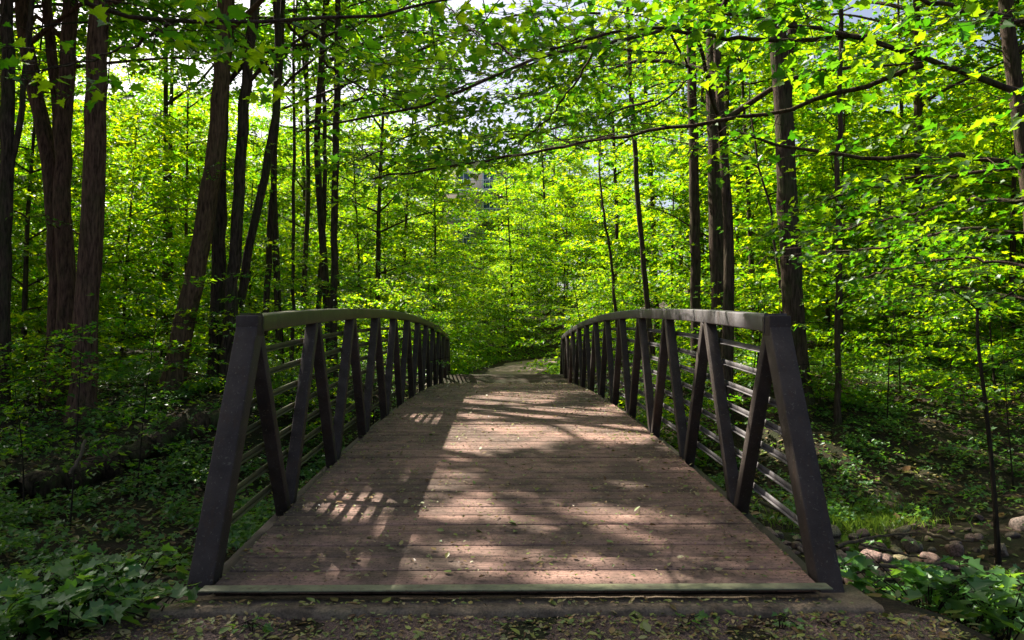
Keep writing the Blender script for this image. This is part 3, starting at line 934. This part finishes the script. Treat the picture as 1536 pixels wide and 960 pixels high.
# denser close to the frame edges and a few that shade the near banks
for i, (x, y) in enumerate(spots):
    side = 'left' if x < path_cx(y) else 'right'
    dist = 'far back' if y > 40 else 'mid distance'
    lab = f'slender leafy tree in the woods {side} of the path, {dist}'
    loc = (x, y, float(H(x, y)) - .05); rz = rng.uniform(0, 6.28); sc = rng.uniform(.8, 1.15) * (1 + .008 * (y - 17))
    if y > 30 and -.085 < x / y < .012: sc *= .42        # low growth where the bank opens towards the houses
    if i < 6:
        protos[i].location = loc; protos[i].rotation_euler = (0, 0, rz); protos[i].scale = (sc,) * 3
        protos[i]['label'] = lab; protos[i]['group'] = f'{dist} trees {side} of the path'
    else:
        copy_thing(protos[i % 6], loc, rz, sc, lab, f'{dist} trees {side} of the path')

shr = []
for i in range(4):
    shr.append(small_tree('shrub', [2.2, 1.6, 2.8, 1.2][i], [1.0, .9, 1.2, .8][i], 16, 8, 16, .10, .02, lean=.12, low=.05, label='leafy shrub', cat='shrub', Rsp=.36))
sspots = []
tries = 0
while len(sspots) < 150 and tries < 9000:
    tries += 1
    y = rng.uniform(13, 55); hwf = .74 * y + 2; x = rng.uniform(-hwf, hwf)
    if abs(x - path_cx(y)) < 2.0 + .02 * y or (y < 21 and abs(x) < 3.2) : continue
    if abs(x) > 32: continue
    if all((x - a) ** 2 + (y - b) ** 2 > (.9 + .03 * y) ** 2 for a, b in sspots): sspots.append((x, y))
# shrubs that line the path
extra = [(-2.35, 22.5), (-2.2, 24.5), (-2.6, 26.5), (-2.4, 29), (-1.9, 32), (2.6, 22.6), (2.6, 24.4), (3.6, 27), (3.9, 30), (4.6, 34), (-3.4, 23.5), (-3.6, 27.5), (-.5, 37), (.4, 41), (1.6, 45), (5.6, 38), (3, 52), (-1.2, 34.5), (6.5, 46)]
for i, (x, y) in enumerate(extra + sspots):
    side = 'left' if x < path_cx(y) else 'right'
    if i < len(extra):
        lab, g = f'bright leafy shrub crowding the {side} edge of the far path', f'shrubs lining the {side} of the far path'
    else:
        lab, g = f'leafy understory shrub in the woods {side} of the bridge and path', f'understory shrubs on the {side}'
    loc = (x, y, float(H(x, y)) - .05); rz = rng.uniform(0, 6.28); sc = rng.uniform(.75, 1.25) * (1 + .012 * (y - 13))
    if i < 4:
        shr[i].location = loc; shr[i].rotation_euler = (0, 0, rz); shr[i].scale = (sc,) * 3; shr[i]['label'] = lab; shr[i]['group'] = g
    else:
        copy_thing(shr[i % 4], loc, rz, sc, lab, g)


# understory saplings standing on the banks near the bridge, each in its place
def bank_sapling(px, py_base, d, hgt, label, Rc=.8, leaf=.09, n=10, lean=.1, r0=.012, path=None, nspray=4, nl=12):
    b = P(px, py_base, d); b[2] = float(H(b[0], b[1]))
    r = small_tree('sapling', hgt, Rc, n, nspray, nl, leaf, r0, lean=lean, low=.3, leafm=LEAF, label=label, cat='sapling', loc=tuple(b), Rsp=.3, lk=.3)
    return r


bank_sapling(105, 700, 9.0, 2.6, 'leafy sapling with layered leaves in front of the three-stemmed clump', 1.3, n=12)
bank_sapling(40, 640, 9.5, 2.2, 'low leafy sapling near the left edge of the photo', 1.1)
bank_sapling(205, 640, 10.5, 3.2, 'sapling between the thick brown trunk and the leaning tree', 1.2, n=12)
bank_sapling(440, 600, 13.5, 3.0, 'sapling whose leaves reach over the left handrail', 1.1)
bank_sapling(560, 600, 16, 3.6, 'sapling with drooping leaves behind the far half of the left handrail', 1.5, n=14)
bank_sapling(640, 600, 19, 4.2, 'leafy sapling leaning in above the far left end of the handrail', 1.7, n=16, nspray=6)
bank_sapling(1330, 640, 12.5, 2.6, 'sapling with bright layered leaves on the right bank', 1.5, n=10)
bank_sapling(1130, 600, 14.5, 3.5, 'sapling behind the right handrail beside the close pair of trunks', 1.2, n=12)
bank_sapling(1430, 600, 14.0, 3.4, 'sapling on the right slope below the overhanging limbs', 1.6, n=12)
bank_sapling(1520, 660, 10.5, 2.6, 'leafy sapling at the right edge on the bank', 1.3, n=12)

# the thin bare-stemmed sapling in front on the right
wood, leaves = MB(), MB()
pp = [P(1499, 850, 7.3), P(1490, 720, 7.3), P(1478, 600, 7.3), P(1464, 500, 7.3), P(1466, 462, 7.3)]
pp[0][2] = float(H(pp[0][0], pp[0][1])) - .05
root = thing('sapling', 'thin bare-stemmed sapling standing before the right slope, forking near its top', 'sapling', tuple(pp[0]))
q = resample(pp, 16); wood.tube(q, np.linspace(.028, .014, 16), 8, rough=.08)
for path, w0 in (([(1466, 465), (1500, 450), (1540, 425)], .013), ([(1466, 465), (1440, 440), (1405, 425)], .010), ([(1470, 560), (1505, 545), (1536, 530)], .007), ([(1480, 600), (1440, 590), (1400, 600)], .007)):
    c = resample([P(a, b, 7.3 - .15 * i) for i, (a, b) in enumerate(path)], 8); wood.tube(c, np.linspace(w0, .004, 8), 6)
    dress_limb(wood, leaves, c, .008, 4, .3, 7, .085, .3, half=MAPLE, spread=.4)
finish_tree(root, wood, leaves, TWIG, LEAF)

# ================================================================== GROUND COVER, LITTER, STONES
def scatter_plants(name, label_kind, n_try, region, hgt, leaf, nleaf, material, dens_fn, seed):
    r = np.random.default_rng(seed)
    x = r.uniform(region[0], region[1], n_try); y = r.uniform(region[2], region[3], n_try)
    k = dens_fn(x, y, r)
    x, y = x[k], y[k]
    n_ = len(x); z = H(x, y)
    hh = r.uniform(hgt[0], hgt[1], n_)
    mb = MB()
    nl = nleaf
    a = r.uniform(0, 6.28, (n_, 1)) + np.arange(nl)[None] * (6.283 / nl) + r.normal(0, .35, (n_, nl))
    rad = r.uniform(.015, .07, (n_, nl))
    lean = r.normal(0, .04, (n_, 2))
    px = x[:, None] + lean[:, :1] + np.cos(a) * rad; py = y[:, None] + lean[:, 1:] + np.sin(a) * rad
    pz = (z + hh)[:, None] * 1.0 - r.uniform(0, .5, (n_, nl)) * hh[:, None]
    pos = np.stack([px, py, pz], -1).reshape(-1, 3)
    dr = np.stack([np.cos(a), np.sin(a), np.full_like(a, -.15)], -1).reshape(-1, 3)
    nm = unit(np.array([0, 0, 1.]) + r.normal(0, .33, pos.shape))
    sz = r.uniform(leaf[0], leaf[1], (n_, nl)).ravel()
    add_leaves(mb, pos, unit(dr), nm, sz, MAPLE_S)
    o = mb.build(name, material); o['kind'] = 'stuff'; o['label'] = label_kind; o['category'] = 'ground cover'
    return o


def creek_clear(x, y):
    return (y > 6.0) & (y < 9.4) & (x > 1.8) & (x < 9)


def dl(x, y, r):
    return (r.random(len(x)) < (.07 + .75 * (vnoise(x, y, 1.1) > .10)) * (1.0 - .4 * ss(y, 12, 20))) & (x < -1.95 - .1 * r.random(len(x))) & ((y > 4.0) | (x < -2.3)) & (x > -.8 * y - 1)


def drr(x, y, r):
    d = (.14 + .62 * (vnoise(x + 3, y, 1.0) > .18))
    d = d * np.where(creek_clear(x, y), .03, 1) * (1.0 - .35 * ss(y, 12, 20))
    return (r.random(len(x)) < d) & (x > 1.95) & (x < .8 * y + 1)


scatter_plants('ground_cover', 'low maple seedlings and weeds carpeting the left bank', 30000, (-16, -1.9, 3.5, 21), (.08, .34), (.05, .10), 6, LEAF_LOW, dl, 1)
scatter_plants('ground_cover', 'low seedlings and weeds carpeting the right bank', 30000, (1.9, 17, 4.5, 21), (.06, .28), (.045, .09), 6, LEAF_LOW, drr, 2)
scatter_plants('ground_cover', 'weeds growing below the far end of the bridge', 7000, (-2.2, 2.2, 10, 19.0), (.06, .25), (.05, .09), 5, LEAF_LOW, lambda x, y, r: (r.random(len(x)) < .6) & (H(x, y) < -.35), 3)
scatter_plants('ground_cover', 'weeds lining both edges of the far path', 9000, (-7, 12, 20.8, 45), (.08, .35), (.07, .13), 6, LEAF_FAR,
               lambda x, y, r: (np.abs(x - path_cx(y)) > 1.35) & (np.abs(x - path_cx(y)) < 6), 4)


def litter(name, label, n_, xr, yr, zf, size, seed, keep=None, material=LITTER, half=OVAL):
    r = np.random.default_rng(seed)
    x = r.uniform(*xr, n_); y = r.uniform(*yr, n_)
    if keep is not None:
        k = keep(x, y, r); x, y = x[k], y[k]
    n_ = len(x); z = zf(x, y) + r.uniform(.003, .014, n_)
    a = r.uniform(0, 6.28, n_)
    mb = MB()
    add_leaves(mb, np.stack([x, y, z], 1), np.stack([np.cos(a), np.sin(a), r.normal(0, .1, n_)], 1), unit(np.array([0, 0, 1.]) + r.normal(0, .22, (n_, 3))),
               r.uniform(size[0], size[1], n_) * np.where(r.random(n_) < .12, 1.9, 1), half, fold=.35, droop=-.15)
    o = mb.build(name, material); tag(o, label, 'leaf litter', kind='stuff')
    return o


def dk(x, y, r):
    e = np.abs(x) / HW
    return r.random(len(x)) < .35 + .6 * e ** 4 + .25 * (vnoise(x, y, 2.3) > .25)


litter('fallen_leaves', 'small fallen leaves and seeds scattered over the bridge deck', 34000, (-HW + .01, HW - .01), (Y0, Y1), lambda x, y: deck_z(y) + .004, (.008, .029), 21, dk)
litter('leaf_litter', 'fallen leaves and chips on the gravel in front of the bridge', 4600, (-2.1, 2.1), (2.9, 3.57), lambda x, y: H(x, y) + .008 + .016 * vnoise(x, y, 3.7), (.008, .034), 22)
litter('leaf_litter', 'leaf scraps caught on the concrete sill under the edge plate', 260, (-1.7, 1.7), (3.585, 3.65), lambda x, y: 0 * x - .048, (.01, .035), 24)
litter('leaf_litter', 'dead brown leaves covering the woodland floor', 85000, (-15, 16), (3.8, 24), lambda x, y: H(x, y) + .01, (.04, .09), 23,
       lambda x, y, r: (np.abs(x) > 1.9) & (np.abs(x) < .8 * y + 1) & (r.random(len(x)) < np.where(creek_clear(x, y), .12, .8)), half=OVAL)


litter('deck_debris', 'dark crumbs of bark and seed chaff on the bridge deck', 26000, (-HW + .01, HW - .01), (Y0, Y1), lambda x, y: deck_z(y) + .003, (.004, .013), 31, dk,
       material=leaf_mat('chaff', [(.03, .02, .012), (.08, .05, .03), (.20, .15, .08)], [(.02, .015, .01), (.05, .03, .02)], .05))


# stones
def rock_mesh(seed):
    r = np.random.default_rng(seed)
    import bmesh
    bm = bmesh.new(); bmesh.ops.create_icosphere(bm, subdivisions=3, radius=1)
    ph = r.uniform(0, 6.28, 6); fr = r.uniform(1.2, 2.6, 6); sc = (1, r.uniform(.65, .95), r.uniform(.45, .7))
    cuts = [(Vector(r.normal(0, 1, 3)).normalized(), r.uniform(.55, .85)) for _ in range(11)]
    for v in bm.verts:
        c = v.co.copy()
        for (pn, pd) in cuts:
            q_ = c.dot(pn)
            if q_ > pd: c = c - pn * (q_ - pd)
        k = 1 + .10 * math.sin(c.x * fr[0] + ph[0]) + .12 * math.sin(c.y * fr[1] + ph[1]) + .1 * math.sin(c.z * fr[2] + ph[2]) + .04 * math.sin(c.x * 6 + c.y * 5 + ph[3])
        v.co = Vector((c.x * sc[0], c.y * sc[1], c.z * sc[2])) * k
    me = bpy.data.meshes.new('stone'); bm.to_mesh(me); bm.free(); me.materials.append(ROCK)
    me.polygons.foreach_set('use_smooth', np.ones(len(me.polygons), bool))
    return me


rocks = [rock_mesh(40 + i) for i in range(6)]
marked = [(1285, 856, 7.0, .16, 'pale rounded stone at the creek edge below the right end post'), (1275, 808, 7.6, .26, 'large brown boulder in the creek bed beside the right end post'),
          (1335, 868, 6.7, .15, 'mossy yellowish stone nearest the leafy plants on the right'), (1420, 828, 7.4, .20, 'dark stone resting against the sticks in the creek'),
          (1180, 796, 7.6, .17, 'rust-coloured stone seen through the right railing')]
for (px, py, d, s, lab) in marked:
    p = P(px, py, d); o = bpy.data.objects.new('stone', rocks[int(rng.integers(6))]); COL.objects.link(o)
    o.location = (p[0], p[1], float(H(p[0], p[1])) + s * .25); o.scale = (s * .8, s * .7, s * .7); o.rotation_euler = (rng.uniform(-.3, .3), 0, rng.uniform(0, 6)); tag(o, lab, 'stone', 'stones in the creek bed')
for i in range(230):
    y = rng.uniform(6.4, 9.1) if i < 190 else rng.uniform(5.6, 9.7); x = rng.uniform(1.9, 4.4 if i % 2 else 6.6) if i < 190 else rng.uniform(-6, 8.5)
    s = rng.choice([.05, .07, .09, .12, .15], p=[.24, .3, .24, .14, .08])
    o = bpy.data.objects.new('stone', rocks[i % 6]); COL.objects.link(o)
    o.location = (x, y, max(float(H(x, y)), -1.13) + s * .3); o.scale = (s, s, s); o.rotation_euler = (rng.uniform(-.4, .4), rng.uniform(-.4, .4), rng.uniform(0, 6))
    tag(o, 'one of the small brown stones strewn along the creek bed', 'stone', 'stones in the creek bed')


# sticks and logs
def stick(name, path, r0, r1, label, cat='stick', material=DEAD, onground=True, lift=.04, rough=.08, n=14, sides=8):
    pts = [P(*p) for p in path]
    if onground:
        for p in pts: p[2] = max(p[2], float(H(p[0], p[1])) + lift) if not onground == 'snap' else float(H(p[0], p[1])) + lift
    q = resample(pts, n); q[1:-1] += rng.normal(0, r0 * .25, (n - 2, 3))
    mb = MB(); mb.tube(q, np.linspace(r0, r1, n), sides, rough=rough)
    B = q[0].copy(); mb.v = [v - B for v in mb.v]
    o = mb.build(name, material, smooth=True); o.location = B
    tag(o, label, cat)
    return o


stick('fallen_log', [(30, 742, 10.2), (150, 708, 11.0), (250, 672, 12.0), (345, 640, 13.0)], .20, .15, 'long fallen mossy log lying on the left bank', 'log', onground='snap', lift=.12, sides=18, material=LOG, n=40, rough=.09)
stick('stick', [(150, 884, 6.0), (205, 882, 6.2), (250, 866, 6.4), (300, 850, 6.8)], .018, .012, 'curved pale stick on the soil left of the near end post')
stick('stick', [(106, 712, 7.9), (122, 680, 8.0), (128, 660, 8.1)], .022, .018, 'short broken stick standing up in the weeds on the left', onground=False)
stick('stick', [(1255, 820, 7.2), (1300, 806, 7.4), (1375, 799, 7.6)], .020, .010, 'pale straight stick lying across the creek stones')
stick('stick', [(1290, 816, 7.1), (1340, 828, 7.1), (1390, 838, 7.0)], .014, .008, 'thin dark stick angled over the creek stones')
stick('stick', [(1390, 800, 7.8), (1420, 808, 7.7), (1460, 812, 7.6)], .022, .014, 'pale broken branch right of the creek stones')
stick('stick', [(1300, 850, 6.7), (1370, 848, 6.8), (1430, 842, 6.9)], .024, .015, 'dark wet branch half buried in the creek bed')
stick('stick', [(1140, 752, 8.3), (1180, 772, 8.1), (1215, 790, 8.0)], .02, .012, 'stick leaning on the stones seen through the right railing')


# big-leaved plants in the near corners
def plant(loc, hgt, nst, leaf, label, seed, name='leafy_plant', cat='plant', group=None, spread=.25):
    r = np.random.default_rng(seed)
    st, lv = MB(), MB()
    PP, DD, NN, SS = [], [], [], []
    for i in range(nst):
        a = r.uniform(0, 6.28); L = hgt * r.uniform(.55, 1.05); o_ = spread * r.uniform(.3, 1.1)
        tip = np.array([math.cos(a) * o_, math.sin(a) * o_, L])
        c = np.array([[0, 0, -.03], tip * .5 + [0, 0, .08 * L], tip])
        st.tube(resample(c, 7), np.linspace(.005, .003, 7), 5, cap=False)
        for k in range(r.integers(3, 6)):
            b = r.uniform(0, 6.28); e = tip + np.array([math.cos(b) * .05, math.sin(b) * .05, r.uniform(-.06, .02)])
            st.tube([tip, e], [.002, .0015], 3, cap=False)
            PP.append(e); DD.append([math.cos(b), math.sin(b), -.25]); NN.append(np.array([0, 0, 1.]) + r.normal(0, .3, 3)); SS.append(leaf * r.uniform(.6, 1.15))
    add_leaves(lv, np.array(PP), unit(np.array(DD)), unit(np.array(NN)), np.array(SS), MAPLE)
    root = thing(name, label, cat, (0, 0, 0), group)
    st.build('stem', TWIG, root); lv.build('foliage', LEAF_LOW, root)
    root.location = loc
    return root


bl = [(20, 945, 3.6, .34), (75, 930, 3.7, .36), (130, 925, 3.8, .34), (185, 940, 3.75, .28), (40, 900, 4.0, .30), (100, 960, 3.5, .3), (235, 955, 3.6, .16)]
bd = ['at the bottom left corner', 'second from the bottom left corner', 'tall in the middle of the bottom left clump', 'at the right side of the bottom left clump',
      'at the back of the bottom left clump', 'lowest in front of the bottom left clump', 'small, next to the corner of the concrete sill']
for i, ((px, py, d, hh), s_) in enumerate(zip(bl, bd)):
    p = P(px, py, d); z = float(H(p[0], p[1]))
    plant((p[0], p[1], z), hh * .78, 20 if hh > .2 else 4, .098, 'big-leaved green plant ' + s_, 60 + i, group='maple seedlings in the bottom left corner')
br = [(1370, 905, 4.6, .40, 9), (1420, 900, 4.8, .45, 10), (1470, 890, 5.0, .5, 10), (1520, 900, 4.8, .5, 10), (1395, 950, 4.2, .30, 8), (1450, 950, 4.2, .32, 9), (1510, 955, 4.1, .34, 9), (1345, 880, 5.0, .3, 6), (1535, 860, 5.4, .5, 9)]
bd = ['leftmost of the bottom right thicket', 'in the middle of the bottom right thicket', 'under the thin sapling on the right', 'at the right edge below the sapling', 'in front at the foot of the right thicket',
      'lowest in the right thicket', 'in the bottom right corner', 'small, closest to the right end of the sill', 'tall, against the right edge of the photo']
for i, ((px, py, d, hh, ns), s_) in enumerate(zip(br, bd)):
    p = P(px, py, d); z = float(H(p[0], p[1]))
    plant((p[0], p[1], z), hh * 1.0, ns + 6, .12, 'bright big-leaved plant ' + s_, 80 + i, group='leafy plants in the bottom right thicket', spread=.35)
for i, (px, py, d, s_) in enumerate([(378, 912, 3.42, 'at the left of the sill front'), (1170, 915, 3.42, 'before the right part of the sill'), (1030, 918, 3.42, 'tiny, before the sill right of centre'), (1245, 918, 3.42, 'low, by the right end of the sill front')]):
    p = P(px, py, d)
    plant((p[0], p[1], float(H(p[0], p[1]))), .06, 3, .045, 'little green seedling ' + s_, 100 + i, name='seedling', cat='seedling', spread=.05)

# fern by the left post
st, lv = MB(), MB(); PP, DD, NN, SS = [], [], [], []
for i in range(9):
    a = i * .7 + rng.uniform(-.2, .2); L = rng.uniform(.35, .5)
    t = np.linspace(0, 1, 16)
    q = np.stack([np.cos(a) * L * t, np.sin(a) * L * t, L * (1.1 * t - .75 * t * t)], 1); st.tube(q, np.linspace(.003, .001, 16), 4, cap=False)
    for k in range(2, 16):
        for sg in (-1, 1):
            PP.append(q[k]); DD.append([-math.sin(a) * sg + .4 * math.cos(a), math.cos(a) * sg + .4 * math.sin(a), -.1]); NN.append([0, 0, 1]); SS.append(.09 * (1.15 - t[k]))
add_leaves(lv, np.array(PP), unit(np.array(DD, float)), unit(np.array(NN, float) + rng.normal(0, .15, (len(NN), 3))), np.array(SS), np.array([(0, 0), (.3, .12), (.7, .09), (1, 0)]))
p = P(285, 830, 5.4); root = thing('fern', 'small green fern just left of the near left end post', 'fern', (0, 0, 0))
st.build('stem', TWIG, root); lv.build('frond', LEAF_LOW, root); root.location = (p[0], p[1], float(H(p[0], p[1])))

# grass tufts on the right creek bank
r = np.random.default_rng(7); mb = MB(); n_ = 1900
x = r.normal(4.5, .5, n_); y = r.normal(9.7, .3, n_); z = H(x, y)
a = r.uniform(0, 6.28, n_); h = r.uniform(.05, .15, n_); wv = .004
lx, ly = r.normal(0, .05, n_), r.normal(0, .05, n_)
V = np.stack([np.stack([x - wv * np.cos(a), y - wv * np.sin(a), z], 1), np.stack([x + wv * np.cos(a), y + wv * np.sin(a), z], 1),
              np.stack([x + lx * .4 + wv * .7 * np.cos(a), y + ly * .4 + wv * .7 * np.sin(a), z + h * .6], 1), np.stack([x + lx, y + ly, z + h], 1)], 1).reshape(-1, 3)
mb.add_arr(V, np.arange(n_ * 4).reshape(-1, 4))
GRASS = leaf_mat('grass_blade', [(.08, .16, .02), (.12, .2, .03)], [(.3, .5, .04), (.4, .55, .05)], .4)
tag(mb.build('grass', GRASS), 'bright tufts of grass on the bank above the creek stones', 'grass', kind='stuff')


# ================================================================== BUILDINGS glimpsed through the trees
def building(px, py, d, wdt, hgt, label, wall, storeys, bays, balcony=False):
    c = P(px, py, d)
    root = thing('apartment_building', label, 'building', (c[0], c[1], c[2] - hgt))
    mb = MB(); mb.box((0, 4, hgt / 2 - 4), (wdt / 2, 4, hgt / 2 + 4)); mb.build('wall', wall, root)
    mb = MB(); mb.box((0, 4, hgt + .25), (wdt / 2 + .3, 4.3, .25)); mb.build('roof', RENDER, root)
    for s_ in range(storeys):
        for b_ in range(bays):
            x = (b_ + .5) / bays * wdt - wdt / 2; z = (s_ + .5) / storeys * hgt
            mb = MB(); W, Hh = wdt / bays * .25, hgt / storeys * .3
            for (dx, dz, hx, hz) in ((-W, 0, .07, Hh + .07), (W, 0, .07, Hh + .07), (0, Hh, W - .07, .07), (0, -Hh, W - .07, .07), (0, 0, .04, Hh - .07)):
                mb.box((x + dx, -.05, z + dz), (hx, .06, hz))
            fr = mb.build('window', WHITE, root)
            mb = MB(); mb.box((x, -.012, z), (W - .06, .01, Hh - .06)); mb.build('pane', GLASS, fr)
        if balcony:
            mb = MB(); z = s_ / storeys * hgt + .1
            mb.box((0, -.9, z), (wdt * .42, .85, .1)); mb.box((0, -1.72, z + 1.1), (wdt * .42, .03, .04))
            for k in range(24):
                mb.box((-wdt * .41 + k * wdt * .82 / 23, -1.72, z + .58), (.02, .02, .48))
            mb.build('balcony', WHITE, root)


building(715, 250, 78, 11, 12, 'red brick apartment building with white windows glimpsed above the path', BRICK, 4, 4, True)
building(462, 250, 80, 13, 11, 'pale grey apartment building glimpsed between the left trunks', RENDER, 3, 4)
